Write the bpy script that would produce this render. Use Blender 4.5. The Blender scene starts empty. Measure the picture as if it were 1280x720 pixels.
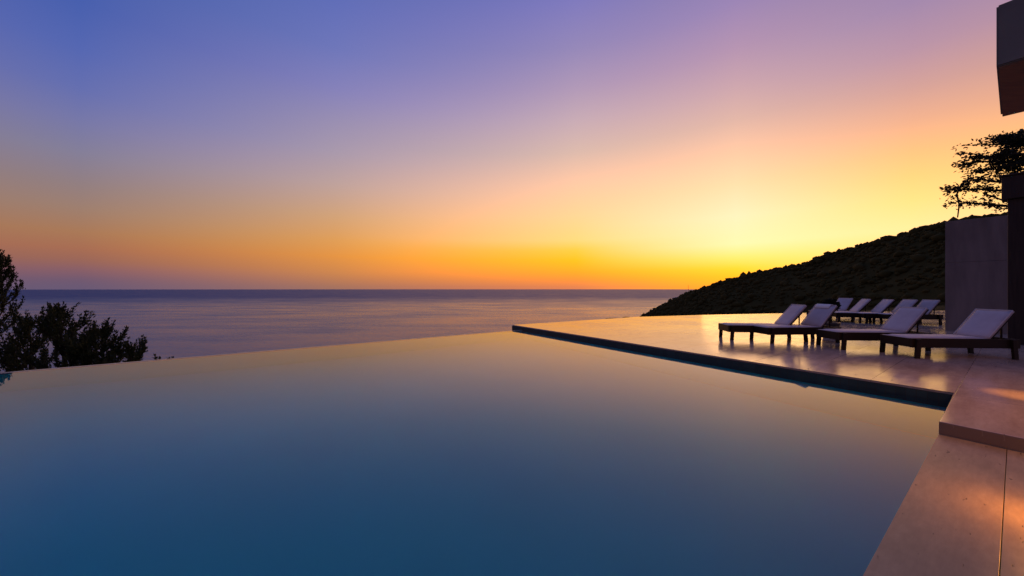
import bpy, bmesh, math, random
from mathutils import Vector, Matrix, noise

R = math.radians
sc = bpy.context.scene
COL = sc.collection
F = 427.0                       # focal length in photo pixels (1280 wide)
HY = 361.5                      # horizon row in the photo
CAM_Z = 1.5375                   # eye above the pool water (z = 0)
DECK_Z = 0.1375
TERR_Z = 0.006
SEA_Z = -26.0
E1 = Vector((0.828, 0.561, 0)).normalized()
E2 = Vector((-E1.y, E1.x, 0))
POOL_E1 = 7.55                  # right-hand wall of the pool
POOL_N, POOL_F = 0.46, 10.4     # near and far edges
STEP_E1 = 5.78


def P(a, b, z=0.0):
    """a point from pool axes"""
    v = E1 * a + E2 * b
    return Vector((v.x, v.y, z))


def ray(px, Y, z=None, py=None):
    x = (px - 640.0) / F * Y
    if py is not None:
        z = CAM_Z + (HY - py) / F * Y
    return Vector((x, Y, z))


def lin(c):
    return tuple(((v / 255.0) / 12.92 if v / 255.0 <= 0.04045 else ((v / 255.0 + 0.055) / 1.055) ** 2.4) for v in c)


# ------------------------------------------------------------------ helpers
def tag(o, label=None, cat=None, group=None, kind=None):
    if label: o['label'] = label
    if cat: o['category'] = cat
    if group: o['group'] = group
    if kind: o['kind'] = kind
    return o


def empty(name, loc, rz=0.0):
    o = bpy.data.objects.new(name, None)
    COL.objects.link(o)
    o.location = loc
    o.rotation_euler = (0, 0, rz)
    o.empty_display_size = 0.1
    return o


def link(name, me, mat, parent=None):
    o = bpy.data.objects.new(name, me)
    COL.objects.link(o)
    if mat: me.materials.append(mat)
    if parent: o.parent = parent
    return o


def from_bm(name, bm, mat, parent=None, smooth=False):
    bmesh.ops.recalc_face_normals(bm, faces=bm.faces[:])
    me = bpy.data.meshes.new(name)
    bm.to_mesh(me)
    bm.free()
    if smooth:
        for p in me.polygons: p.use_smooth = True
    return link(name, me, mat, parent)


def from_data(name, vs, fs, mat, parent=None, smooth=False):
    me = bpy.data.meshes.new(name)
    me.from_pydata([tuple(v) for v in vs], [], fs)
    me.update()
    if smooth:
        for p in me.polygons: p.use_smooth = True
    return link(name, me, mat, parent)


def box(bm, lo, hi, bevel=0.0, M=None):
    lo, hi = Vector(lo), Vector(hi)
    vs = [bm.verts.new((x, y, z)) for x in (lo.x, hi.x) for y in (lo.y, hi.y) for z in (lo.z, hi.z)]
    q = [(0, 1, 3, 2), (4, 6, 7, 5), (0, 4, 5, 1), (2, 3, 7, 6), (0, 2, 6, 4), (1, 5, 7, 3)]
    fs = [bm.faces.new([vs[i] for i in f]) for f in q]
    geo = vs
    if bevel > 0:
        es = list({e for f in fs for e in f.edges})
        r = bmesh.ops.bevel(bm, geom=es, offset=bevel, segments=2, affect='EDGES', profile=0.6)
        geo = list(set(r['verts']) | {v for v in vs if v.is_valid})
    if M is not None:
        for v in geo: v.co = M @ v.co
    return geo


def prism(bm, poly, z0, z1, bevel=0.0):
    """vertical prism on a polygon of Vectors"""
    a = [bm.verts.new((p.x, p.y, z0)) for p in poly]
    b = [bm.verts.new((p.x, p.y, z1)) for p in poly]
    n = len(poly)
    bm.faces.new(a[::-1])
    top = bm.faces.new(b)
    for i in range(n):
        bm.faces.new((a[i], a[(i + 1) % n], b[(i + 1) % n], b[i]))
    if bevel:
        bmesh.ops.bevel(bm, geom=list(top.edges), offset=bevel, segments=2, affect='EDGES', profile=0.5)


def tube(vs, fs, pts, radii, sides=6):
    """append a tapered tube through pts to vertex / face lists"""
    base = len(vs)
    n = len(pts)
    for i, p in enumerate(pts):
        t = (pts[min(i + 1, n - 1)] - pts[max(i - 1, 0)])
        t = t.normalized() if t.length > 1e-6 else Vector((0, 0, 1))
        a = t.orthogonal().normalized()
        b = t.cross(a)
        for k in range(sides):
            an = 2 * math.pi * k / sides
            vs.append(p + (a * math.cos(an) + b * math.sin(an)) * radii[i])
    for i in range(n - 1):
        for k in range(sides):
            k2 = (k + 1) % sides
            fs.append((base + i * sides + k, base + i * sides + k2, base + (i + 1) * sides + k2, base + (i + 1) * sides + k))
    fs.append(tuple(base + (n - 1) * sides + k for k in range(sides)))


# ------------------------------------------------------------------ materials
class NT:
    def __init__(s, tree): s.t = tree
    def n(s, typ, **kw):
        nd = s.t.nodes.new(typ)
        for k, v in kw.items(): setattr(nd, k, v)
        return nd
    def l(s, a, b): s.t.links.new(a, b)
    def math(s, op, a, b=None, clamp=False):
        nd = s.n('ShaderNodeMath', operation=op, use_clamp=clamp)
        for i, v in enumerate((a, b)):
            if v is None: continue
            if isinstance(v, (int, float)): nd.inputs[i].default_value = v
            else: s.l(v, nd.inputs[i])
        return nd.outputs[0]
    def maprange(s, v, a, b, c=0.0, d=1.0, smooth=False):
        nd = s.n('ShaderNodeMapRange', clamp=True)
        if smooth: nd.interpolation_type = 'SMOOTHSTEP'
        s.l(v, nd.inputs[0])
        for i, x in enumerate((a, b, c, d)): nd.inputs[i + 1].default_value = x
        return nd.outputs[0]
    def mix(s, f, a, b):
        nd = s.n('ShaderNodeMix', data_type='RGBA')
        for i, v in ((0, f), (6, a), (7, b)):
            if isinstance(v, (int, float)): nd.inputs[i].default_value = v
            elif isinstance(v, tuple): nd.inputs[i].default_value = (*v[:3], 1)
            else: s.l(v, nd.inputs[i])
        return nd.outputs[2]
    def noise(s, vec, scale, detail=4, rough=0.55):
        nd = s.n('ShaderNodeTexNoise')
        nd.inputs['Scale'].default_value = scale
        nd.inputs['Detail'].default_value = detail
        nd.inputs['Roughness'].default_value = rough
        if vec is not None: s.l(vec, nd.inputs['Vector'])
        return nd.outputs['Fac']
    def bump(s, h, strength, dist):
        nd = s.n('ShaderNodeBump')
        nd.inputs['Strength'].default_value = strength
        nd.inputs['Distance'].default_value = dist
        s.l(h, nd.inputs['Height'])
        return nd.outputs[0]


def new_mat(name):
    m = bpy.data.materials.new(name)
    m.use_nodes = True
    t = NT(m.node_tree)
    b = m.node_tree.nodes['Principled BSDF']
    return m, t, b


def varied(name, c1, c2, scale=6.0, rough=0.6, bump=0.2, bdist=0.01, spec=0.5, stretch=(1, 1, 1), detail=5, rough2=None):
    m, t, b = new_mat(name)
    co = t.n('ShaderNodeTexCoord').outputs['Object']
    mp = t.n('ShaderNodeMapping')
    mp.inputs['Scale'].default_value = stretch
    t.l(co, mp.inputs[0])
    f = t.noise(mp.outputs[0], scale, detail)
    f2 = t.maprange(f, 0.32, 0.68)
    t.l(t.mix(f2, c1, c2), b.inputs['Base Color'])
    b.inputs['Specular IOR Level'].default_value = spec
    if rough2 is None: b.inputs['Roughness'].default_value = rough
    else: t.l(t.maprange(f, 0.3, 0.7, rough, rough2), b.inputs['Roughness'])
    if bump: t.l(t.bump(f, bump, bdist), b.inputs['Normal'])
    return m


def stone(name, c1, c2, rough=(0.2, 0.38), tile=(1.2, 0.6), origin=(0.0, 0.0), joint=0.0035, coping=None):
    """honed travertine laid in slabs along the pool axes"""
    m, t, b = new_mat(name)
    co = t.n('ShaderNodeTexCoord').outputs['Object']
    mp = t.n('ShaderNodeMapping', vector_type='TEXTURE')
    mp.inputs['Rotation'].default_value = (0, 0, math.atan2(E1.y, E1.x))
    t.l(co, mp.inputs[0])
    v = mp.outputs[0]
    sx = t.n('ShaderNodeSeparateXYZ')
    t.l(v, sx.inputs[0])
    u = t.math('SUBTRACT', sx.outputs[0], origin[0])
    w = t.math('SUBTRACT', sx.outputs[1], origin[1])
    def edge(val, size):
        q = t.math('DIVIDE', val, size)
        fr = t.math('FRACT', q)
        d = t.math('MINIMUM', fr, t.math('SUBTRACT', 1.0, fr))
        return t.math('MULTIPLY', d, size), t.math('FLOOR', q)
    du, iu = edge(u, tile[0])
    dw, iw = edge(w, tile[1])
    dmin = t.math('MINIMUM', du, dw)
    jm = t.maprange(dmin, joint * 0.5, joint * 1.2)            # 0 in the joint
    # each slab a tone of its own
    wn = t.n('ShaderNodeTexWhiteNoise', noise_dimensions='2D')
    cb = t.n('ShaderNodeCombineXYZ')
    t.l(iu, cb.inputs[0]); t.l(iw, cb.inputs[1])
    t.l(cb.outputs[0], wn.inputs[0])
    vein = t.n('ShaderNodeMapping')
    vein.inputs['Scale'].default_value = (1.0, 4.5, 1.0)
    t.l(v, vein.inputs[0])
    n1 = t.noise(vein.outputs[0], 1.7, 7, 0.6)
    n2 = t.noise(v, 0.35, 3)
    f = t.math('ADD', t.math('MULTIPLY', t.maprange(n1, 0.3, 0.7), 0.6), t.math('MULTIPLY', wn.outputs[0], 0.4))
    n3 = t.noise(vein.outputs[0], 6.5, 8, 0.68)
    f = t.math('ADD', f, t.math('MULTIPLY', t.math('SUBTRACT', n3, 0.5), 1.3), True)
    blot = t.maprange(t.noise(v, 1.1, 5, 0.6), 0.50, 0.72)
    base = t.mix(t.math('MULTIPLY', blot, 0.45), t.mix(f, c1, c2), tuple(x * 0.62 for x in c1))
    # the small holes of the stone
    pits = t.maprange(t.noise(vein.outputs[0], 5.5, 4, 0.55), 0.665, 0.72)
    base = t.mix(pits, base, tuple(x * 0.35 for x in c1))
    base = t.mix(jm, tuple(x * 0.4 for x in c1), base)
    t.l(base, b.inputs['Base Color'])
    r = t.maprange(t.math('ADD', t.math('MULTIPLY', n1, 0.5), t.math('MULTIPLY', n2, 0.5)), 0.35, 0.65, rough[0], rough[1])
    r = t.math('MAXIMUM', r, t.math('MULTIPLY', pits, 0.8))
    t.l(r, b.inputs['Roughness'])
    h = t.math('ADD', t.math('MULTIPLY', jm, 0.6), t.math('SUBTRACT', t.math('MULTIPLY', n1, 0.25), t.math('MULTIPLY', pits, 0.3)))
    t.l(t.bump(h, 0.25, 0.006), b.inputs['Normal'])
    return m


M = {}
M['deck'] = stone('deck_stone', (0.40, 0.285, 0.235), (0.54, 0.41, 0.34), (0.08, 0.22), (1.6, 0.8), (STEP_E1, POOL_N))
M['terrace'] = stone('terrace_stone', (0.28, 0.185, 0.105), (0.47, 0.33, 0.195), (0.33, 0.50), (3.2, 2.4), (STEP_E1 - 0.02, 0.05))
M['coping'] = stone('coping_stone', (0.28, 0.185, 0.105), (0.47, 0.33, 0.195), (0.33, 0.50), (3.2, 5.0), (STEP_E1 - 0.02, 2.0))
M['lip'] = varied('wet_stone', (0.30, 0.27, 0.25), (0.42, 0.38, 0.35), 8, 0.15, 0.1)
M['wood'] = varied('dark_wood', (0.010, 0.006, 0.004), (0.020, 0.011, 0.007), 5, 0.5, 0.25, 0.003, 0.2, (1, 14, 14))
M['fabric'] = varied('canvas', (0.42, 0.36, 0.41), (0.52, 0.46, 0.50), 3, 0.55, 0.25, 0.008, 0.5)
for nd in M['fabric'].node_tree.nodes:
    if nd.type == 'BSDF_PRINCIPLED':
        nd.inputs['Sheen Weight'].default_value = 0.35
        nd.inputs['Sheen Roughness'].default_value = 0.3
M['piping'] = varied('canvas_piping', (0.52, 0.48, 0.50), (0.58, 0.54, 0.56), 12, 0.7, 0.1)
M['towel'] = varied('terry', (0.72, 0.68, 0.68), (0.80, 0.76, 0.76), 60, 0.95, 0.6, 0.006, 0.1)
M['concrete'] = varied('concrete', (0.14, 0.112, 0.10), (0.25, 0.20, 0.18), 1.1, 0.75, 0.3, 0.01, 0.3, (2.2, 2.2, 0.4), 9)
M['darkpost'] = varied('stained_timber', (0.018, 0.010, 0.008), (0.032, 0.020, 0.015), 3, 0.6, 0.3, 0.006, 0.3, (8, 8, 0.6))
M['fascia'] = varied('dark_render', (0.15, 0.135, 0.115), (0.20, 0.175, 0.15), 2.5, 0.7, 0.2)
M['soffit'] = varied('soffit_boards', (0.13, 0.055, 0.020), (0.20, 0.09, 0.032), 3, 0.5, 0.2, 0.004, 0.4, (1, 10, 1))
M['bark'] = varied('bark', (0.022, 0.016, 0.012), (0.05, 0.036, 0.026), 7, 0.9, 0.7, 0.03, 0.1, (1, 1, 0.25))
M['leaf_l'] = varied('juniper_leaf', (0.020, 0.034, 0.012), (0.055, 0.062, 0.022), 1.3, 0.65, 0, 0, 0.25)
M['leaf_r'] = varied('carob_leaf', (0.012, 0.016, 0.007), (0.03, 0.03, 0.012), 1.6, 0.6, 0, 0, 0.25)
M['scrub'] = varied('scrub_leaf', (0.042, 0.036, 0.010), (0.074, 0.058, 0.018), 0.05, 0.9, 0.5, 0.4, 0.05)
M['hill'] = varied('dry_hill_soil', (0.042, 0.034, 0.010), (0.066, 0.052, 0.017), 0.06, 0.95, 0.15, 0.3, 0.03)
M['rock'] = varied('sea_rock', (0.05, 0.038, 0.03), (0.10, 0.08, 0.065), 0.6, 0.85, 0.6, 0.3, 0.2)
M['pot'] = varied('glazed_pot', (0.02, 0.016, 0.016), (0.035, 0.028, 0.026), 5, 0.35, 0.1)
M['ring'] = varied('bronze', (0.08, 0.055, 0.035), (0.12, 0.08, 0.05), 9, 0.4, 0.05)

# dark mosaic of the raised pool wall
m, t, b = new_mat('dark_mosaic')
co = t.n('ShaderNodeTexCoord').outputs['Object']
mp = t.n('ShaderNodeMapping', vector_type='TEXTURE')
mp.inputs['Rotation'].default_value = (0, 0, math.atan2(E1.y, E1.x))
t.l(co, mp.inputs[0])
br = t.n('ShaderNodeTexBrick')
mp2 = t.n('ShaderNodeMapping')
mp2.inputs['Rotation'].default_value = (0, math.radians(90), 0)
sxyz = t.n('ShaderNodeSeparateXYZ'); t.l(mp.outputs[0], sxyz.inputs[0])
cxyz = t.n('ShaderNodeCombineXYZ'); t.l(sxyz.outputs[1], cxyz.inputs[0]); t.l(sxyz.outputs[2], cxyz.inputs[1])
t.l(cxyz.outputs[0], br.inputs['Vector'])
br.offset = 0.0
br.inputs['Scale'].default_value = 1.0
br.inputs['Brick Width'].default_value = 0.10
br.inputs['Row Height'].default_value = 0.10
br.inputs['Mortar Size'].default_value = 0.004
br.inputs['Color1'].default_value = (0.014, 0.034, 0.040, 1)
br.inputs['Color2'].default_value = (0.024, 0.052, 0.058, 1)
br.inputs['Mortar'].default_value = (0.03, 0.032, 0.032, 1)
t.l(br.outputs['Color'], b.inputs['Base Color'])
b.inputs['Roughness'].default_value = 0.3
b.inputs['Specular IOR Level'].default_value = 0.35
M['mosaic'] = m

# pool water: a clear still surface over a blue plaster shell
m, t, b = new_mat('pool_water')
co = t.n('ShaderNodeTexCoord').outputs['Object']
n1 = t.noise(co, 0.8, 2, 0.5)
b.inputs['Base Color'].default_value = (1, 1, 1, 1)
b.inputs['Transmission Weight'].default_value = 1.0
b.inputs['IOR'].default_value = 1.35
b.inputs['Roughness'].default_value = 0.0
t.l(t.bump(n1, 0.09, 0.02), b.inputs['Normal'])
M['pool_water'] = m
M['pool_floor'] = varied('blue_plaster', (0.000, 0.42, 0.50), (0.000, 0.47, 0.54), 0.5, 0.6, 0.05)

# open sea: smoother inshore, wind-roughened farther out
m, t, b = new_mat('sea_water')
geo = t.n('ShaderNodeNewGeometry').outputs['Position']
mp = t.n('ShaderNodeMapping')
mp.inputs['Scale'].default_value = (1.0, 3.0, 1.0)
t.l(geo, mp.inputs[0])
sep = t.n('ShaderNodeSeparateXYZ'); t.l(geo, sep.inputs[0])
big = t.noise(mp.outputs[0], 0.0016, 4, 0.5)
streak = t.noise(mp.outputs[0], 0.012, 4, 0.6)
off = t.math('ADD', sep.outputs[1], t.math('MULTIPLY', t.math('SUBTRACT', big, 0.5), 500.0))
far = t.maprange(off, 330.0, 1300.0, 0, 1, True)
rg = t.math('ADD', t.math('MULTIPLY', far, 0.24), 0.25)
rg = t.math('ADD', rg, t.math('MULTIPLY', t.math('SUBTRACT', streak, 0.5), 0.45))
t.l(rg, b.inputs['Roughness'])
b.inputs['IOR'].default_value = 1.333
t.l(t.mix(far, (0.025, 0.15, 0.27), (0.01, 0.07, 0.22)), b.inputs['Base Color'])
wv = t.noise(mp.outputs[0], 0.25, 3, 0.6)
b.inputs['Specular IOR Level'].default_value = 0.30
t.l(t.bump(wv, 0.5, 0.8), b.inputs['Normal'])
M['sea'] = m

# ------------------------------------------------------------------ sky
SUN_AZ, SUN_EL = 36.0, 4.2
w = bpy.data.worlds.new('World')
sc.world = w
w.use_nodes = True
t = NT(w.node_tree)
for nd in list(w.node_tree.nodes): w.node_tree.nodes.remove(nd)
outw = t.n('ShaderNodeOutputWorld')
tc = t.n('ShaderNodeTexCoord').outputs['Generated']
sep = t.n('ShaderNodeSeparateXYZ')
t.l(tc, sep.inputs[0])
el = t.math('MULTIPLY', t.math('ARCSINE', sep.outputs[2]), 180 / math.pi)
az = t.math('MULTIPLY', t.math('ARCTAN2', sep.outputs[0], sep.outputs[1]), 180 / math.pi)
fac = t.math('DIVIDE', el, 90.0, True)
ZEN = (26, 84, 148)
# colour of the dusk sky by compass direction (degrees from straight ahead) and photo row
COLS = {
    100: (-51.7, [(360, (106, 90, 118)), (350, (114, 90, 114)), (338, (136, 95, 106)), (325, (156, 103, 90)), (310, (170, 110, 84)), (290, (172, 122, 88)), (260, (160, 128, 112)), (230, (148, 128, 130)), (190, (134, 128, 154)), (150, (120, 121, 170)), (110, (102, 112, 178)), (60, (86, 104, 180)), (0, (72, 96, 176))]),
    420: (-27.3, [(360, (165, 115, 98)), (350, (190, 125, 88)), (340, (210, 136, 80)), (320, (233, 150, 68)), (300, (228, 160, 88)), (270, (214, 165, 122)), (230, (194, 164, 158)), (190, (172, 155, 174)), (150, (155, 144, 180)), (110, (135, 131, 188)), (60, (112, 120, 188)), (0, (98, 111, 186))]),
    720: (10.6, [(360, (228, 130, 85)), (350, (245, 150, 60)), (340, (254, 170, 40)), (325, (255, 195, 25)), (312, (254, 206, 70)), (300, (252, 217, 128)), (270, (250, 214, 152)), (230, (244, 204, 168)), (190, (224, 189, 175)), (150, (204, 174, 184)), (110, (180, 155, 186)), (60, (152, 138, 187)), (0, (130, 124, 192))]),
    920: (33.3, [(360, (250, 165, 30)), (345, (252, 190, 20)), (335, (254, 210, 40)), (322, (254, 230, 112)), (305, (253, 241, 178)), (270, (253, 238, 192)), (230, (251, 222, 174)), (190, (244, 204, 168)), (150, (229, 185, 170)), (110, (210, 169, 176)), (60, (185, 150, 180)), (0, (158, 135, 184))]),
    1140: (49.5, [(360, (252, 190, 60)), (330, (252, 225, 110)), (285, (251, 237, 160)), (250, (251, 228, 138)), (220, (250, 214, 130)), (190, (247, 199, 132)), (150, (238, 180, 145)), (110, (218, 165, 156)), (60, (190, 150, 170)), (0, (165, 138, 176))]),
}
GAIN = 0.965


def ramp(stops, hot=False):
    nd = t.n('ShaderNodeValToRGB')
    cr = nd.color_ramp
    stops = sorted(stops)
    while len(cr.elements) < len(stops): cr.elements.new(0.5)
    for e, (p, c) in zip(cr.elements, stops): e.position = p
    for e, (p, c) in zip(cr.elements, stops):
        e.position = p
        rl, gl, bl_ = lin(c)
        # the glow round the sun is brighter than the picture can show
        k = 0.60 * min(1.0, max(0.0, (c[0] - 186) / 66.0)) ** 8 if hot else 0.0
        e.color = (rl * (1 + k), gl * (1 + 0.10 * k), bl_, 1)
    t.l(fac, nd.inputs[0])
    return nd.outputs[0]


cols = []
for px, (azd, rows) in COLS.items():
    r = math.hypot(F, px - 640)
    st = [(max(0.0, math.degrees(math.atan2(HY - y, r))) / 90.0, c) for y, c in rows]
    top = rows[-1][1]
    st.append((0.56, tuple(0.8 * z + 0.2 * q for z, q in zip(ZEN, top))))
    st.append((1.0, ZEN))
    cols.append((azd, ramp(st, px > 600)))
dusk = ramp([(0.0, (112, 90, 104)), (0.06, (128, 98, 108)), (0.14, (128, 102, 120)), (0.35, (100, 92, 140)), (1.0, ZEN)])
side = [rows for a, rows in [COLS[420]]][0]
cols = [(-180.0, dusk), (-125.0, dusk)] + cols + [(112.0, dusk), (180.0, dusk)]
cur = cols[0][1]
for (a0, c0), (a1, c1) in zip(cols, cols[1:]):
    if c1 is c0: continue
    cur = t.mix(t.maprange(az, a0, a1), cur, c1)
bg = t.n('ShaderNodeBackground')
bg.inputs['Strength'].default_value = GAIN
t.l(cur, bg.inputs['Color'])
sky = t.n('ShaderNodeTexSky', sky_type='NISHITA')
sky.sun_disc = False
sky.sun_elevation = R(SUN_EL)
sky.sun_rotation = R(SUN_AZ)
sky.altitude = 30
sky.dust_density = 1.5
bg2 = t.n('ShaderNodeBackground')
bg2.inputs['Strength'].default_value = 0.003
t.l(sky.outputs[0], bg2.inputs['Color'])
ad = t.n('ShaderNodeAddShader')
t.l(bg.outputs[0], ad.inputs[0]); t.l(bg2.outputs[0], ad.inputs[1])
t.l(ad.outputs[0], outw.inputs[0])

sun = bpy.data.lights.new('sun', 'SUN')
sun.energy = 0.06
sun.angle = R(14.0)
sun.color = (1.0, 0.52, 0.18)
so = bpy.data.objects.new('sun', sun)
COL.objects.link(so)
sd = Vector((math.sin(R(SUN_AZ)) * math.cos(R(SUN_EL)), math.cos(R(SUN_AZ)) * math.cos(R(SUN_EL)), math.sin(R(SUN_EL))))
so.rotation_euler = sd.to_track_quat('Z', 'Y').to_euler()
so.location = sd * 50

# ------------------------------------------------------------------ setting: sea, ground, hill
S = 40000.0
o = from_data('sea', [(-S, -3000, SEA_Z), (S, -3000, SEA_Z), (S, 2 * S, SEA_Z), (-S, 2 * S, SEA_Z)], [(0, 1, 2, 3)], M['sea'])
tag(o, 'calm open sea reaching to the horizon under the sunset', 'sea', kind='structure')


def ground_z(x, y):
    e2 = E2.x * x + E2.y * y
    g = max(0.0, e2 - 10.5)
    z = -2.45 - 0.135 * g
    if g > 30: z -= (g - 30) * 1.05
    n = noise.fractal(Vector((x * 0.07, y * 0.07, 3.1)), 1.0, 2.0, 4)
    return z + (n - 0.6) * 0.35 * (1 + 0.04 * g)


vs, fs = [], []
NX, NY = 110, 100
for j in range(NY + 1):
    for i in range(NX + 1):
        x = -95 + i * 210 / NX
        y = -45 + j * 150 / NY
        vs.append((x, y, max(ground_z(x, y), SEA_Z - 4)))
for j in range(NY):
    for i in range(NX):
        a = j * (NX + 1) + i
        fs.append((a, a + 1, a + NX + 2, a + NX + 1))
o = from_data('ground', vs, fs, M['hill'], smooth=True)
tag(o, 'dark scrubby ground falling from the pool terrace to the sea', 'ground', kind='structure')

# ridge of the headland: (photo column, photo row, distance)
RIDGE = [(776, 401, 345), (797, 393.5, 338), (815, 385.5, 332), (830, 378, 325), (847, 369, 318), (864, 361.5, 310), (902, 349.5, 295), (940, 338.5, 280), (1001, 327, 255), (1049, 311, 235), (1100, 297, 212), (1148, 285, 196), (1182, 276, 184), (1240, 268, 168), (1320, 262, 150), (1500, 262, 128), (1900, 275, 110)]
rp = [ray(px, Y, py=py + 3.2) for px, py, Y in RIDGE]
dense = []
for i in range(len(rp) - 1):
    k = 10 if i < 12 else 14
    for q in range(k): dense.append(rp[i].lerp(rp[i + 1], q / k))
dense.append(rp[-1])
vs, fs = [], []
NC = 34
near_dir = Vector((-0.55, -0.83, 0)).normalized()
for i, p in enumerate(dense):
    hgt = p.z - (SEA_Z - 3)
    wide = 18 + hgt * 1.9
    for c in range(NC + 1):
        s_ = (c / NC) * 2 - 1                 # -1 far side, +1 near side
        d = s_ * wide
        prof = 1 - abs(s_) ** 1.25
        q = p + near_dir * d
        z = (SEA_Z - 3) + hgt * prof
        n = noise.fractal(Vector((q.x * 0.03, q.y * 0.03, 7.7)), 1.0, 2.0, 5)
        z += (n - 0.2) * 3.0 * min(1, abs(s_) * 3) * prof + (noise.noise(Vector((q.x * .2, q.y * .2, 1))) * 0.5)
        vs.append((q.x, q.y, z))
for i in range(len(dense) - 1):
    for c in range(NC):
        a = i * (NC + 1) + c
        fs.append((a, a + 1, a + NC + 2, a + NC + 1))
hill = from_data('headland_hill', vs, fs, M['hill'], smooth=True)
tag(hill, 'dark headland sloping down into the sea under the setting sun', 'hill', kind='structure')

# scrub on the headland: one mass of lumpy bushes
rng = random.Random(4)
tb = bmesh.new()
bmesh.ops.create_icosphere(tb, subdivisions=1, radius=1.0)
iv = [v.co.copy() for v in tb.verts]
ifc = [tuple(v.index for v in f.verts) for f in tb.faces]
tb.free()
sv, sf = [], []
hv = vs


def bush(p, r, h):
    b0 = len(sv)
    o_ = Vector((rng.uniform(-50, 50), rng.uniform(-50, 50), rng.uniform(-50, 50)))
    for v in iv:
        d = 1 + 0.55 * noise.noise(v * 1.6 + o_) + rng.uniform(-0.18, 0.18)
        sv.append((p[0] + v.x * r * d, p[1] + v.y * r * d, p[2] + h * 0.25 + v.z * h * d))
    sf.extend(tuple(b0 + i for i in f) for f in ifc)


count = 0
while count < 6500:
    i = rng.randrange(0, int(len(dense) * 0.86))
    s_ = 0.5 + 0.5 * rng.random() ** 1.4 * rng.choice((1, 1, 1, 1, -0.4))
    cf = s_ * (NC - 1); c = int(cf); u_ = rng.random()
    q0 = Vector(hv[i * (NC + 1) + c]).lerp(Vector(hv[i * (NC + 1) + c + 1]), cf - c)
    q1 = Vector(hv[(i + 1) * (NC + 1) + c]).lerp(Vector(hv[(i + 1) * (NC + 1) + c + 1]), cf - c)
    a = q0.lerp(q1, u_)
    if a[2] < SEA_Z + 1.5: continue
    r = rng.uniform(0.5, 1.45) * (2.1 if rng.random() < 0.10 else 1)
    k = 0.45 + 0.55 * min(1.0, i / 60.0)
    bush((a[0], a[1], a[2]), r * k, r * k * rng.uniform(0.6, 1.1))
    count += 1
o = from_data('scrub', sv, sf, M['scrub'], smooth=True)
tag(o, 'dense low dark scrub covering the headland slope', 'scrub', kind='stuff')

# low rocks where the headland meets the water
for k, (px, py, Y, ln, hh) in enumerate([(772, 399.2, 318, 9.5, 0.9), (786, 398.0, 322, 7.0, 1.5)]):
    bm = bmesh.new()
    bmesh.ops.create_icosphere(bm, subdivisions=3, radius=1)
    for v in bm.verts:
        d = 1 + 0.35 * noise.fractal(v.co * 1.7 + Vector((k * 9, 0, 0)), 1, 2, 4)
        v.co = Vector((v.co.x * ln, v.co.y * ln * 0.5, v.co.z * hh)) * d
    o = from_bm('shore_rock', bm, M['rock'])
    q = ray(px, Y, SEA_Z)
    o.location = q
    tag(o, ('flat dark rock lying farthest out in the water off the headland tip', 'taller dark rock in the water touching the headland tip')[k], 'rock', 'rocks off the headland')

# thin mast on the lower ridge
q = ray(860.5, 312, py=365)
vs, fs = [], []
tube(vs, fs, [Vector((0, 0, -1.5)), Vector((0, 0, 3)), Vector((0, 0, 6.6))], [0.13, 0.10, 0.06])
for zz in (4.2, 5.4):
    tube(vs, fs, [Vector((-0.6, 0, zz)), Vector((0.6, 0, zz))], [0.05, 0.05], 5)
o = from_data('mast', vs, fs, M['rock'])
o.location = q
tag(o, 'thin distant mast on the ridge of the dark headland', 'mast')

# ------------------------------------------------------------------ pool, deck, terrace
far_edge = [Vector((6.28, 17.3, 0)), Vector((10.4, 18.6, 0)), Vector((15.2, 19.75, 0)), Vector((28, 22.4, 0)), Vector((44, 24.5, 0))]
crn = P(POOL_E1, 11.1)
deck_poly = [P(STEP_E1, POOL_N), P(POOL_E1, POOL_N), crn] + far_edge + [Vector((44, -12, 0)), P(STEP_E1, -9)]
bm = bmesh.new()
prism(bm, deck_poly, -3.2, DECK_Z, 0.012)
o = from_bm('pool_deck', bm, M['deck'])
tag(o, 'pale polished stone pool deck catching the sunset glow', 'deck', kind='structure')

bm = bmesh.new()
prism(bm, [P(-18, 0.05 - 0.0015), P(STEP_E1 - 0.004, 0.05 - 0.0015), P(STEP_E1 - 0.004, -7), P(-18, -7)], -3.2, TERR_Z, 0.002)
o = from_bm('terrace', bm, M['terrace'])
tag(o, 'lower stone terrace one step below the pool deck', 'terrace', kind='structure')

W0, W1 = -18.0, POOL_E1
o = from_data('pool_water', [P(W0, POOL_N - 0.01), P(W1 - 0.02, POOL_N - 0.01), P(W1 - 0.02, POOL_F + 0.004), P(W0, POOL_F + 0.004)], [(0, 1, 2, 3)], M['pool_water'])
tag(o, 'still blue pool water mirroring the sunset sky', 'water', kind='structure')

pool = empty('swimming_pool', P(0, 6, 0))
tag(pool, 'infinity pool with a dark tiled side wall and thin overflow edge', 'swimming pool')
off = -pool.location


def pool_part(name, poly, z0, z1, mat, bev=0.0):
    bm = bmesh.new()
    prism(bm, [p + off for p in poly], z0, z1, bev)
    return from_bm(name, bm, mat, pool)


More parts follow.
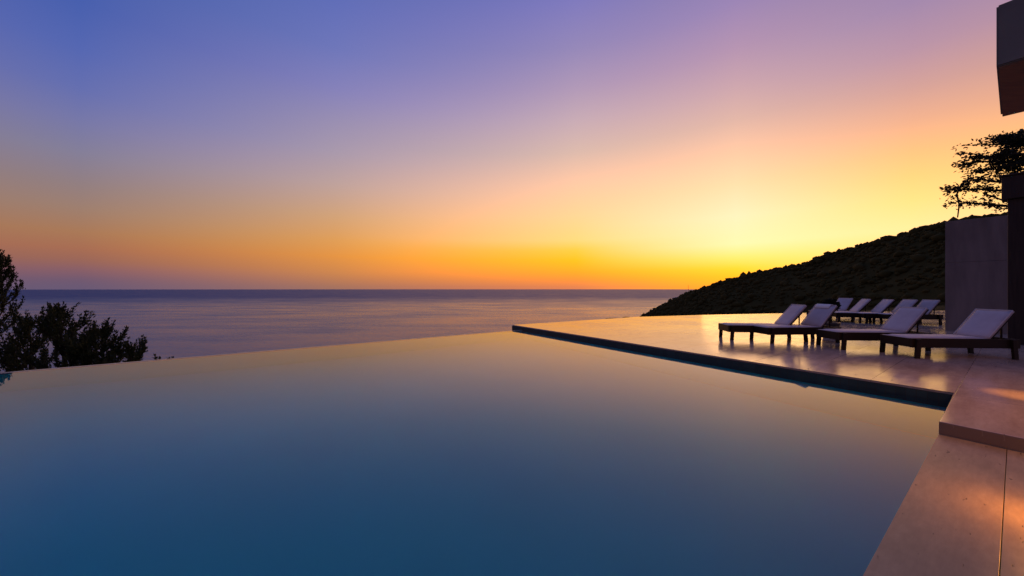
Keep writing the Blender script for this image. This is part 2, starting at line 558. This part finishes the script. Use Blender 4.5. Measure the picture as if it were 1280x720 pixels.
pool_part('side_wall', [P(W1 - 0.03, POOL_N + 0.01), P(W1 - 0.003, POOL_N + 0.01), P(W1 - 0.003, 11.1), P(W1 - 0.03, 11.1)], -0.36, DECK_Z - 0.03, M['mosaic'])
pool_part('plaster_wall', [P(W1 - 0.03, POOL_N + 0.01), P(W1 - 0.003, POOL_N + 0.01), P(W1 - 0.003, POOL_F), P(W1 - 0.03, POOL_F)], -1.9, -0.362, M['pool_floor'])
pool_part('plaster_wall', [P(W0, POOL_F + 0.001), P(W1 - 0.032, POOL_F + 0.001), P(W1 - 0.032, POOL_F + 0.10), P(W0, POOL_F + 0.10)], -1.9, -0.122, M['pool_floor'])
pool_part('overflow_edge', [P(W0, POOL_F + 0.001), P(W1 - 0.032, POOL_F + 0.001), P(W1 - 0.032, POOL_F + 0.10), P(W0, POOL_F + 0.10)], -0.12, 0.003, M['lip'], 0.004)
pool_part('floor', [P(W0, POOL_N), P(W1 - 0.04, POOL_N), P(W1 - 0.04, POOL_F), P(W0, POOL_F)], -2.2, -1.9, M['pool_floor'])
pool_part('end_wall', [P(W0 - 0.1, POOL_N), P(W0 - 0.002, POOL_N), P(W0 - 0.002, POOL_F), P(W0 - 0.1, POOL_F)], -1.9, 0.003, M['pool_floor'])
pool_part('coping', [P(W0, 0.05 + 0.0015), P(STEP_E1 - 0.004, 0.05 + 0.0015), P(STEP_E1 - 0.004, POOL_N), P(W0, POOL_N)], -1.9, TERR_Z, M['coping'], 0.002)

# ------------------------------------------------------------------ sun loungers
LW, LS, LL, LH, LRUN, LRISE = 0.60, 0.40, 2.02, 1.50, 0.46, 0.56


def make_lounger():
    root = empty('sun_lounger', (0, 0, 0))
    h = LW / 2
    bm = bmesh.new()
    z0, z1 = LS - 0.185, LS + 0.002
    for s in (-1, 1):
        box(bm, (0, s * h - 0.022, z0), (LL, s * h + 0.022, z1), 0.006)
    for x in (0.0, LL - 0.05):
        box(bm, (x, -h + 0.024, z0 + 0.004), (x + 0.045, h - 0.024, z1 - 0.004), 0.005)
    for k in range(9):
        x = 0.10 + k * 0.155
        box(bm, (x, -h + 0.024, z1 - 0.07), (x + 0.07, h - 0.024, z1 - 0.042))
    for x in (LL - 0.38, LL - 0.22):
        box(bm, (x, -h + 0.024, z0 + 0.02), (x + 0.04, h - 0.024, z0 + 0.06), 0.004)
    from_bm('frame', bm, M['wood'], root)
    for x in (0.06, LL - 0.20):
        for s in (-1, 1):
            bm = bmesh.new()
            ys = sorted((s * (h + 0.024), s * (h + 0.069)))
            box(bm, (x, ys[0], 0), (x + 0.085, ys[1], z1 - 0.012), 0.006)
            for v in bm.verts:
                if v.co.z < 0.1:
                    v.co.x += (-0.03 if x < 1 else 0.03)
            from_bm('leg', bm, M['wood'], root)
    # seat cushion, slightly crowned
    def cushion(name, L, wd, th, mat):
        bm = bmesh.new()
        box(bm, (0, -wd, 0), (L, wd, th), 0.0)
        bmesh.ops.subdivide_edges(bm, edges=bm.edges[:], cuts=9, use_grid_fill=True)
        for v in bm.verts:
            fx = min(v.co.x, L - v.co.x) / 0.06
            fy = min(v.co.y + wd, wd - v.co.y) / 0.06
            e = min(1, fx) * min(1, fy)
            if v.co.z > th * 0.5:
                v.co.z += 0.012 * e - 0.012 * (1 - e) + 0.004 * noise.noise(v.co * 5)
            else:
                v.co.z += 0.008 * (1 - e)
        return bm
    bm = cushion('c', LH - 0.02, h - 0.026, 0.052, None)
    bmesh.ops.translate(bm, verts=bm.verts[:], vec=(0.01, 0, LS - 0.036))
    from_bm('seat_cushion', bm, M['fabric'], root, True)
    # reclining back
    bl = math.hypot(LRUN, LRISE)
    an = math.atan2(LRISE, LRUN)
    Mx = Matrix.Translation((LH, 0, LS - 0.02)) @ Matrix.Rotation(-an, 4, 'Y')
    bm = bmesh.new()
    for s in (-1, 1):
        box(bm, (0, s * (h - 0.045) - 0.018, -0.036), (bl + 0.01, s * (h - 0.045) + 0.018, -0.004), 0.004, Mx)
    for k in range(5):
        x = 0.03 + k * (bl - 0.06) / 4
        box(bm, (x - 0.025, -h + 0.065, -0.03), (x + 0.025, h - 0.065, -0.008), 0, Mx)
    back = from_bm('backrest', bm, M['wood'], root)
    bm = cushion('c', bl, h - 0.012, 0.05, None)
    bmesh.ops.transform(bm, matrix=Mx, verts=bm.verts[:])
    bc = from_bm('back_cushion', bm, M['fabric'], back, True)
    vs, fs = [], []
    for s in (-1, 1):
        tube(vs, fs, [Mx @ Vector((0.02, s * (h - 0.012), 0.05)), Mx @ Vector((bl, s * (h - 0.012), 0.05))], [0.008, 0.008], 6)
    tube(vs, fs, [Mx @ Vector((bl, -h + 0.012, 0.05)), Mx @ Vector((bl, h - 0.012, 0.05))], [0.008, 0.008], 6)
    from_data('piping', vs, fs, M['piping'], back)
    # prop that holds the back up
    q = Mx @ Vector((bl * 0.62, 0, -0.04))
    for s in (-1, 1):
        vs, fs = [], []
        tube(vs, fs, [Vector((q.x, s * (h - 0.10), q.z)), Vector((LL - 0.2, s * (h - 0.10), z0 + 0.05))], [0.016, 0.016], 6)
        from_data('prop', vs, fs, M['wood'], root)
    return root


def copy_tree(o, parent=None):
    c = o.copy()
    COL.objects.link(c)
    c.parent = parent
    for ch in list(o.children): copy_tree(ch, c)
    return c


FRONT = 'sun loungers in the row nearest the pool'
BACK = 'sun loungers in the row behind, against the hill'
# photo column and distance of the foot end's middle, heading, label
SP = [
    (904.0, 9.75, -9.0, 'dark wooden sun lounger at the far end of the front row, nearest the sea', FRONT),
    (948.5, 9.15, 4.0, 'sun lounger with a white towel over the top of its raised back', FRONT),
    (1034.0, 8.22, -3.5, 'front row sun lounger between the towel lounger and the one by the wall', FRONT),
    (1119.0, 7.25, -3.6, 'nearest sun lounger, the large one standing in front of the concrete wall', FRONT),
    (1058.0, 16.0, 12.0, 'small sun lounger of the back row standing beside the round potted shrub', BACK),
    (1084.0, 15.6, -20.0, 'back row lounger second from the round potted shrub', BACK),
    (1112.0, 14.8, -17.0, 'back row lounger in the middle of its row', BACK),
    (1139.0, 14.3, -8.0, 'back row lounger last but one towards the concrete wall', BACK),
    (1165.0, 13.8, -3.0, 'back row lounger closest to the concrete wall', BACK),
]
proto = make_lounger()
loungers = []
for i, (px, Y, hd, lab, grp) in enumerate(SP):
    o = proto if i == 0 else copy_tree(proto)
    if grp is BACK:             # here the column is that of the top of the back
        px = 640 + F * ((px - 640) / F * (Y + 1.96 * math.sin(R(hd))) - 1.96 * math.cos(R(hd))) / Y
    o.location = ray(px, Y, DECK_Z)
    o.rotation_euler = (0, 0, R(hd))
    tag(o, lab, 'sun lounger', grp)
    loungers.append(o)

# towel folded over the top of the second lounger's back
bl = math.hypot(LRUN, LRISE)
an = math.atan2(LRISE, LRUN)
Mx = Matrix.Translation((LH, 0, LS - 0.02)) @ Matrix.Rotation(-an, 4, 'Y')
prof = [(bl - 0.13, 0.068), (bl - 0.05, 0.070), (bl + 0.004, 0.068), (bl + 0.022, 0.045), (bl + 0.022, -0.03), (bl + 0.008, -0.052), (bl - 0.16, -0.055)]
vs, fs = [], []
rng = random.Random(2)
for k in range(13):
    yy = -0.17 + 0.40 * k / 12
    for j, (a, c) in enumerate(prof):
        wob = 0.006 * noise.noise(Vector((yy * 9, j, 2)))
        vs.append(Mx @ Vector((a + (0.012 * noise.noise(Vector((yy * 5, 3, 1))) if j in (0, 6) else 0), yy, c + abs(wob))))
n = len(prof)
for k in range(12):
    for j in range(n - 1):
        fs.append((k * n + j, k * n + j + 1, (k + 1) * n + j + 1, (k + 1) * n + j))
tw = from_data('towel', vs, fs, M['towel'], smooth=True)
md = tw.modifiers.new('thick', 'SOLIDIFY'); md.thickness = 0.010; md.offset = 1
tw.location = loungers[1].location
tw.rotation_euler = loungers[1].rotation_euler
tag(tw, 'white towel folded over the top of a lounger back', 'towel')


# ------------------------------------------------------------------ plants
def leaf_cloud(vs, fs, rng, p, d, n, spread, ln, wd):
    for _ in range(n):
        q = p + Vector((rng.gauss(0, spread), rng.gauss(0, spread), rng.gauss(0, spread * 0.8)))
        a = (d + Vector((rng.gauss(0, .55), rng.gauss(0, .55), rng.gauss(0, .5)))).normalized()
        b = a.orthogonal().normalized()
        b.rotate(Matrix.Rotation(rng.uniform(0, 6.28), 3, a))
        L = ln * rng.uniform(0.6, 1.3); W = wd * rng.uniform(0.7, 1.2)
        c = a.cross(b) * W * 0.3
        i = len(vs)
        vs.extend([q, q + a * L * 0.5 + b * W * 0.5 + c, q + a * L, q + a * L * 0.5 - b * W * 0.5 + c])
        fs.append((i, i + 1, i + 2, i + 3))


def limb(rng, p, d, L, n, lift, wob):
    pts = [p.copy()]
    for i in range(n):
        d = (d + Vector((rng.gauss(0, wob), rng.gauss(0, wob), rng.gauss(0, wob) + lift))).normalized()
        p = p + d * (L / n)
        pts.append(p.copy())
    return pts


def conifer(name, loc, height, low, rad, seed, label, leafmat, sprays=46, dens=1.0, cat='tree', top_pow=0.8):
    """upswept branches tipped with tufts; returns the root"""
    rng = random.Random(seed)
    root = empty(name, loc)
    tag(root, label, cat)
    tv, tf, lv, lf = [], [], [], []
    trunk = limb(rng, Vector((0, 0, -0.6)), Vector((0, 0, 1)), height * 0.93 + 0.6, 10, 0.1, 0.05)
    r0 = 0.035 * height
    tube(tv, tf, trunk, [r0 * (1 - 0.88 * i / 10) for i in range(11)], 9)
    for k in range(sprays):
        f = (k + rng.random()) / sprays
        h = low + (1 - low) * f ** 0.9
        i = min(9, int(h * 10)); p = trunk[i].lerp(trunk[i + 1], h * 10 - i)
        az_ = k * 2.399 + rng.uniform(-.4, .4)
        L = rad * (1 - f) ** top_pow * rng.uniform(0.62, 1.12) + 0.22
        d = Vector((math.cos(az_), math.sin(az_), rng.uniform(0.0, 0.55) + 0.5 * f))
        br_ = limb(rng, p, d.normalized(), L, 6, 0.13, 0.10)
        tube(tv, tf, br_, [0.012 + 0.022 * L * (1 - j / 6.5) for j in range(7)], 5)
        for j in range(2, 7):
            nsub = (1 if rng.random() < 0.6 else 2) if j < 6 else 1
            for s in range(nsub):
                a = br_[j]
                dd = (br_[j] - br_[j - 1]).normalized()
                sd_ = (dd * 1.1 + Vector((rng.gauss(0, .45), rng.gauss(0, .45), rng.uniform(0.1, .7)))).normalized()
                sl = rng.uniform(0.40, 0.95) * (0.75 + 0.2 * L)
                sp = limb(rng, a, sd_, sl, 5, 0.22, 0.10)
                tube(tv, tf, sp, [0.014, 0.012, 0.010, 0.008, 0.006, 0.004], 4)
                for q in range(1, 6):
                    leaf_cloud(lv, lf, rng, sp[q], (sp[q] - sp[q - 1]).normalized() * 1.3 + Vector((0, 0, .2)), int(rng.uniform(9, 15) * dens * (1.15 - 0.13 * q)), 0.058 - 0.008 * q, 0.15, 0.05)
    from_data('trunk', tv, tf, M['bark'], root, True)
    from_data('crown', lv, lf, leafmat, root)
    return root


def gz(v):
    return ground_z(v.x, v.y)


def on_ground(px, Y):
    v = ray(px, Y, 0)
    v.z = gz(v) - 0.1
    return v


def top(py, Y):
    return CAM_Z + (HY - py) / F * Y


for px, py, Y, low, rad, seed, spr, pw, name, cat, lab in [
    (-12, 309, 18.0, 0.2, 2.3, 11, 40, 0.75, 'juniper_tree', 'tree', 'tall dark evergreen tree cut by the frame beyond the pool edge'),
    (84, 388, 15.9, 0.3, 2.0, 23, 22, 0.8, 'juniper_shrub', 'shrub', 'spiky upright shrub right of the tall evergreen beyond the pool edge'),
    (46, 402, 16.8, 0.2, 1.8, 29, 22, 0.6, 'juniper_shrub', 'shrub', 'dense shrub filling the gap between the tall evergreen and spiky shrub'),
    (134, 413, 16.2, 0.3, 1.7, 37, 16, 0.7, 'juniper_shrub', 'shrub', 'lower leaning shrub to the right of the spiky upright shrub'),
    (166, 441, 16.0, 0.2, 1.3, 43, 12, 0.6, 'juniper_shrub', 'shrub', 'low spreading shrub with only its top above the pool edge'),
    (112, 430, 15.6, 0.15, 1.5, 53, 22, 0.5, 'juniper_shrub', 'shrub', 'low dense shrub at the foot of the spiky upright shrub'),
    (206, 463, 16.2, 0.15, 0.5, 41, 10, 0.5, 'juniper_shrub', 'shrub', 'smallest tuft of shrub peeking over the pool edge'),
]:
    v = on_ground(px, Y)
    conifer(name, v, top(py, Y) - v.z, low, rad, seed, lab, M['leaf_l'], spr, 1.0, cat, pw)

# spreading tree behind the concrete wall: flat layers of leafy sprays
def layered_tree():
    rng = random.Random(77)
    Y = 14.0
    base = ray(1322, Y, DECK_Z)
    root = empty('spreading_tree', base)
    tag(root, 'dark spreading tree with layered leafy branches behind the concrete wall', 'tree')
    tv, tf, lv, lf = [], [], [], []
    trunk = limb(rng, Vector((0, 0, 0)), Vector((0, 0, 1)), 7.6, 10, 0.15, 0.05)
    tube(tv, tf, trunk, [0.26 * (1 - 0.8 * i / 10) for i in range(11)], 9)
    def screen(px, py, dy=0.0):
        return ray(px, Y + dy, py=py) - base
    # main boughs: target point in the crown, thickness
    targets = [(1196, 206, 0, 1), (1187, 236, .2, 1), (1226, 180, .3, 1), (1252, 172, -.2, 1), (1214, 192, -.4, 1), (1240, 200, .5, 1), (1205, 228, -.2, .75), (1262, 182, .8, 1.2), (1270, 205, -.6, 1.3), (1248, 218, .2, .8), (1235, 178, .9, 1.0), (1222, 212, .6, 1), (1290, 165, .3, 1.3), (1196, 252, .1, .55), (1238, 258, .4, .16), (1226, 241, -.3, .16), (1262, 226, .7, 1.0), (1330, 170, -1, 1.2), (1370, 190, .5, 1.3), (1340, 205, 1.5, 1.2), (1310, 190, -1.4, 1.2)]
    for px, py, dy, dn in targets:
        tip = screen(px, py, dy)
        h = max(2.2, min(7.3, tip.z - rng.uniform(0.3, 1.1)))
        i = min(9, int(h / 0.76)); p = trunk[i].lerp(trunk[i + 1], min(1.0, h / 0.76 - i))
        pts = []
        for k in range(9):
            f = k / 8
            q = p.lerp(tip, f)
            q += Vector((rng.gauss(0, .05), rng.gauss(0, .05), rng.gauss(0, .05) + 0.22 * math.sin(f * math.pi) * (1 if dn > .5 else -.3)))
            pts.append(q)
        L = (tip - p).length
        tube(tv, tf, pts, [0.015 + 0.016 * L * (1 - k / 8.4) for k in range(9)], 6)
        for k in range(3, 9):
            if dn < 0.3 and k < 4: continue
            ns = 4 if dn > .5 else 2
            for s in range(ns):
                d = (pts[k] - pts[k - 1]).normalized()
                a = pts[k].lerp(pts[k - 1], rng.random())
                dd = (d * 0.6 + Vector((rng.gauss(0, .7), rng.gauss(0, .7), rng.gauss(0.06, .25)))).normalized()
                sl = rng.uniform(0.3, 0.75) * (0.8 if dn > .3 else .5)
                sp = limb(rng, a, dd, sl, 4, 0.0, 0.12)
                tube(tv, tf, sp, [0.012, 0.010, 0.008, 0.006, 0.004], 4)
                for q in range(1, 5):
                    leaf_cloud(lv, lf, rng, sp[q], (sp[q] - sp[q - 1]).normalized() * .6, max(1, int(rng.uniform(4, 10) * dn)), 0.07, 0.13, 0.07)
    tw_ = [screen(*q) for q in ((1214, 222, .1), (1202, 230, .1), (1196, 243, .1), (1199, 256, .1), (1197, 272, .1))]
    tube(tv, tf, tw_, [0.04, 0.035, 0.03, 0.025, 0.02], 6)
    for q in range(1, 4):
        leaf_cloud(lv, lf, rng, tw_[q], Vector((-.3, 0, -.4)), 9, 0.10, 0.13, 0.07)
    from_data('trunk', tv, tf, M['bark'], root, True)
    from_data('crown', lv, lf, M['leaf_r'], root)


layered_tree()

# round clipped shrub in a pot, behind the second lounger
q = ray(1038.5, 10.3, DECK_Z)
root = empty('potted_shrub', q)
tag(root, 'small round dark clipped shrub in a pot behind the second lounger', 'potted plant')
rng = random.Random(8)
bm = bmesh.new()
prof = [(0.0, 0.0), (0.15, 0.0), (0.19, 0.12), (0.21, 0.36), (0.225, 0.40), (0.19, 0.40), (0.18, 0.36), (0.0, 0.36)]
vsb = [[bm.verts.new((r * math.cos(2 * math.pi * k / 24), r * math.sin(2 * math.pi * k / 24), z)) for k in range(24)] for r, z in prof[1:-1]]
for a, b_ in zip(vsb, vsb[1:]):
    for k in range(24): bm.faces.new((a[k], a[(k + 1) % 24], b_[(k + 1) % 24], b_[k]))
bm.faces.new(vsb[0][::-1]); bm.faces.new(vsb[-1])
from_bm('pot', bm, M['pot'], root, True)
lv, lf, tv, tf = [], [], [], []
tube(tv, tf, [Vector((0, 0, .34)), Vector((.01, 0, .6)), Vector((0, .01, .9))], [.03, .025, .015], 7)
for k in range(900):
    d = Vector((rng.gauss(0, 1), rng.gauss(0, 1), rng.gauss(0, 1))).normalized()
    leaf_cloud(lv, lf, rng, Vector((0, 0, .92)) + d * 0.18 * rng.random() ** .35, d, 2, .012, .05, .03)
from_data('stem', tv, tf, M['bark'], root)
from_data('foliage', lv, lf, M['leaf_r'], root)

# ------------------------------------------------------------------ concrete wall, post, vine
wa = ray(1181.5, 11.62, DECK_Z)
wdir = -E2
wn = -E1
wroot = empty('concrete_wall', wa)
tag(wroot, 'tall freestanding concrete wall at the back of the deck', 'wall')
bm = bmesh.new()
th = 0.26
pts = [Vector((0, 0, 0)), wdir * 4.2, wdir * 4.2 - wn * th, -wn * th]
# sloping line of formwork joints comes from three panels
prev = 0.0
for k, s in enumerate((1.4, 2.8, 4.2)):
    a, b_ = wdir * (prev + (0.006 if k else 0)), wdir * s
    prism(bm, [a, b_, b_ - wn * th, a - wn * th], -0.05, 2.30 + 0.0, 0.008)
    prev = s
for k in range(3):
    pass
from_bm('lower_panel', bm, M['concrete'], wroot)
bm = bmesh.new()
prev = 0.0
for k, s in enumerate((1.4, 2.8, 4.2)):
    a, b_ = wdir * (prev + (0.006 if k else 0)), wdir * s
    prism(bm, [a, b_, b_ - wn * th, a - wn * th], 2.306, 3.70, 0.008)
    prev = s
from_bm('upper_panel', bm, M['concrete'], wroot)

pr = ray(1277, 8.7, DECK_Z)
proot = empty('gate_post', pr, math.atan2(E1.y, E1.x))
tag(proot, 'dark timber post with a wide block on top beside the concrete wall', 'post')
bm = bmesh.new(); box(bm, (-0.20, -0.20, 0), (0.20, 0.20, 3.70), 0.012)
from_bm('shaft', bm, M['darkpost'], proot)
bm = bmesh.new(); box(bm, (-0.29, -0.29, 3.70), (0.29, 0.29, 4.28), 0.015)
box(bm, (-0.32, -0.32, 4.283), (0.32, 0.32, 4.33), 0.008)
from_bm('cap', bm, M['darkpost'], proot)

# bare vine climbing where the wall meets the post
rng = random.Random(5)
vb = wa + wdir * 1.52 + wn * 0.03
vs, fs = [], []
for s in range(3):
    pts = []
    x = rng.uniform(-.06, .06)
    for k in range(18):
        x += rng.gauss(0, .035)
        pts.append(wdir * x + wn * (0.03 + 0.02 * rng.random()) + Vector((0, 0, k * (2.45 - .5 * s) / 17)))
    tube(vs, fs, pts, [0.028 - 0.0012 * k for k in range(18)], 6)
vroot = from_data('climbing_vine', vs, fs, M['bark'], None, True)
vroot.location = vb
lv, lf = [], []
for k in range(46):
    leaf_cloud(lv, lf, rng, wdir * rng.gauss(0, .12) + wn * .06 + Vector((0, 0, rng.uniform(.3, 2.0))), Vector((0, 0, -1)), 3, .03, .10, .07)
from_data('leaves', lv, lf, M['leaf_r'], vroot)
tag(vroot, 'thin twisted vine climbing the concrete wall beside the dark post', 'vine')

# ------------------------------------------------------------------ roof canopy
c0 = Vector((4.58, 3.23, 0))
ca, cb_ = c0.dot(E1), c0.dot(E2)
SOF = CAM_Z + 2.08
croot = empty('roof_canopy', P(ca, cb_, SOF))
tag(croot, 'flat dark roof canopy jutting over the deck at the frame edge', 'canopy')
off = -Vector(croot.location)


def canopy_part(name, a0, a1, b0, b1, z0, z1, mat, bev=0.006):
    bm = bmesh.new()
    prism(bm, [P(a0, b0) + Vector((off.x, off.y, 0)), P(a1, b0) + Vector((off.x, off.y, 0)), P(a1, b1) + Vector((off.x, off.y, 0)), P(a0, b1) + Vector((off.x, off.y, 0))], z0, z1, 0)
    if bev: bmesh.ops.bevel(bm, geom=bm.edges[:], offset=bev, segments=2, affect='EDGES')
    return from_bm(name, bm, mat, croot)


canopy_part('slab', ca, ca + 1.62, cb_ - 7, cb_, 0.022, 0.60, M['fascia'], 0.012)
sof = canopy_part('soffit', ca + 0.012, ca + 1.608, cb_ - 6.9, cb_ - 0.012, 0.0, 0.019, M['soffit'], 0.003)
for bb in (cb_ - 3.2, cb_ - 6.5):
    canopy_part('support_post', ca + 1.1, ca + 1.3, bb - 0.1, bb + 0.1, DECK_Z - SOF, -0.003, M['fascia'], 0.008)

# two recessed warm downlights; they throw the glow seen on the paving
m, t, b = new_mat('lamp_glow')
b.inputs['Emission Color'].default_value = (1.0, 0.45, 0.12, 1)
b.inputs['Emission Strength'].default_value = 4.0
M['lamp'] = m
aims = [(ca + 1.15, cb_ - 0.75, ray(1286, 4.45, DECK_Z), 800, 13), (ca + 1.15, cb_ - 1.9, ray(1300, 4.2, DECK_Z), 320, 100)]
for a, bb, tgt, en, cone in aims:
    p = P(a, bb, SOF)
    bm = bmesh.new()
    for r0, r1, z0_, z1_ in ((0.045, 0.065, -0.012, -0.002),):
        ringv = [[bm.verts.new((r * math.cos(2 * math.pi * k / 24), r * math.sin(2 * math.pi * k / 24), z)) for k in range(24)] for r, z in ((r0, z1_), (r0, z0_), (r1, z0_), (r1, z1_))]
        for q in range(3):
            for k in range(24): bm.faces.new((ringv[q][k], ringv[q][(k + 1) % 24], ringv[q + 1][(k + 1) % 24], ringv[q + 1][k]))
    ro = from_bm('downlight', bm, M['ring'], croot)
    ro.location = p + off
    bm = bmesh.new()
    bmesh.ops.create_circle(bm, cap_ends=True, segments=24, radius=0.044)
    di = from_bm('lamp_disc', bm, M['lamp'], ro)
    di.location = (0, 0, -0.004)
    ld = bpy.data.lights.new('downlight_beam', 'SPOT')
    ld.energy = en
    ld.color = (1.0, 0.39, 0.08)
    ld.spot_size = R(cone)
    ld.spot_blend = 1.0
    ld.shadow_soft_size = 0.04
    lo = bpy.data.objects.new('downlight_beam', ld)
    COL.objects.link(lo)
    lo.location = p + Vector((0, 0, -0.03))
    lo.rotation_euler = (lo.location - tgt).to_track_quat('Z', 'Y').to_euler()

# low path lantern on the lower terrace: the source of the warm glow on its slabs
def lantern(loc, hgt, watts, label):
    lr = empty('path_lantern', loc)
    tag(lr, label, 'lantern')
    bm = bmesh.new(); box(bm, (-0.02, -0.02, 0.02), (0.02, 0.02, hgt), 0.004); box(bm, (-0.06, -0.06, 0), (0.06, 0.06, 0.02), 0.004)
    from_bm('post', bm, M['ring'], lr)
    bm = bmesh.new(); box(bm, (-0.085, -0.085, hgt + 0.20), (0.085, 0.085, hgt + 0.23), 0.006)
    for sx_ in (-1, 1):
        for sy_ in (-1, 1): box(bm, (sx_ * 0.016 - 0.003, sy_ * 0.016 - 0.003, hgt + 0.001), (sx_ * 0.016 + 0.003, sy_ * 0.016 + 0.003, hgt + 0.20))
    from_bm('cap', bm, M['ring'], lr)
    bm = bmesh.new(); bmesh.ops.create_icosphere(bm, subdivisions=2, radius=0.034)
    bu = from_bm('bulb', bm, M['lamp'], lr, True); bu.location = (0, 0, hgt + 0.10)
    ld = bpy.data.lights.new('lantern_light', 'POINT')
    ld.energy = watts; ld.color = (1.0, 0.37, 0.06); ld.shadow_soft_size = 0.045
    lo = bpy.data.objects.new('lantern_light', ld); COL.objects.link(lo); lo.location = loc + Vector((0, 0, hgt + 0.145))


lantern(Vector((3.56, 2.15, TERR_Z)), 0.14, 26.0, 'short bronze path lantern glowing warm on the lower terrace by the step')

# ------------------------------------------------------------------ camera, render
cam = bpy.data.cameras.new('camera')
cam.sensor_width = 36.0
cam.lens = 36.0 * F / 1280.0
cam.shift_y = (HY - 360.0) / 1280.0
cam.clip_start = 0.05
cam.clip_end = 200000.0
co_ = bpy.data.objects.new('camera', cam)
COL.objects.link(co_)
co_.location = (0, 0, CAM_Z)
co_.rotation_euler = (R(90), 0, 0)
sc.camera = co_

sc.render.engine = 'CYCLES'
sc.cycles.use_denoising = True
sc.cycles.max_bounces = 6
sc.cycles.diffuse_bounces = 3
sc.cycles.glossy_bounces = 4
sc.cycles.caustics_reflective = False
sc.cycles.sample_clamp_indirect = 4.0
sc.view_settings.view_transform = 'Standard'
sc.view_settings.look = 'None'
sc.view_settings.exposure = 0.0
sc.view_settings.gamma = 1.0
sc.view_settings.use_curve_mapping = False
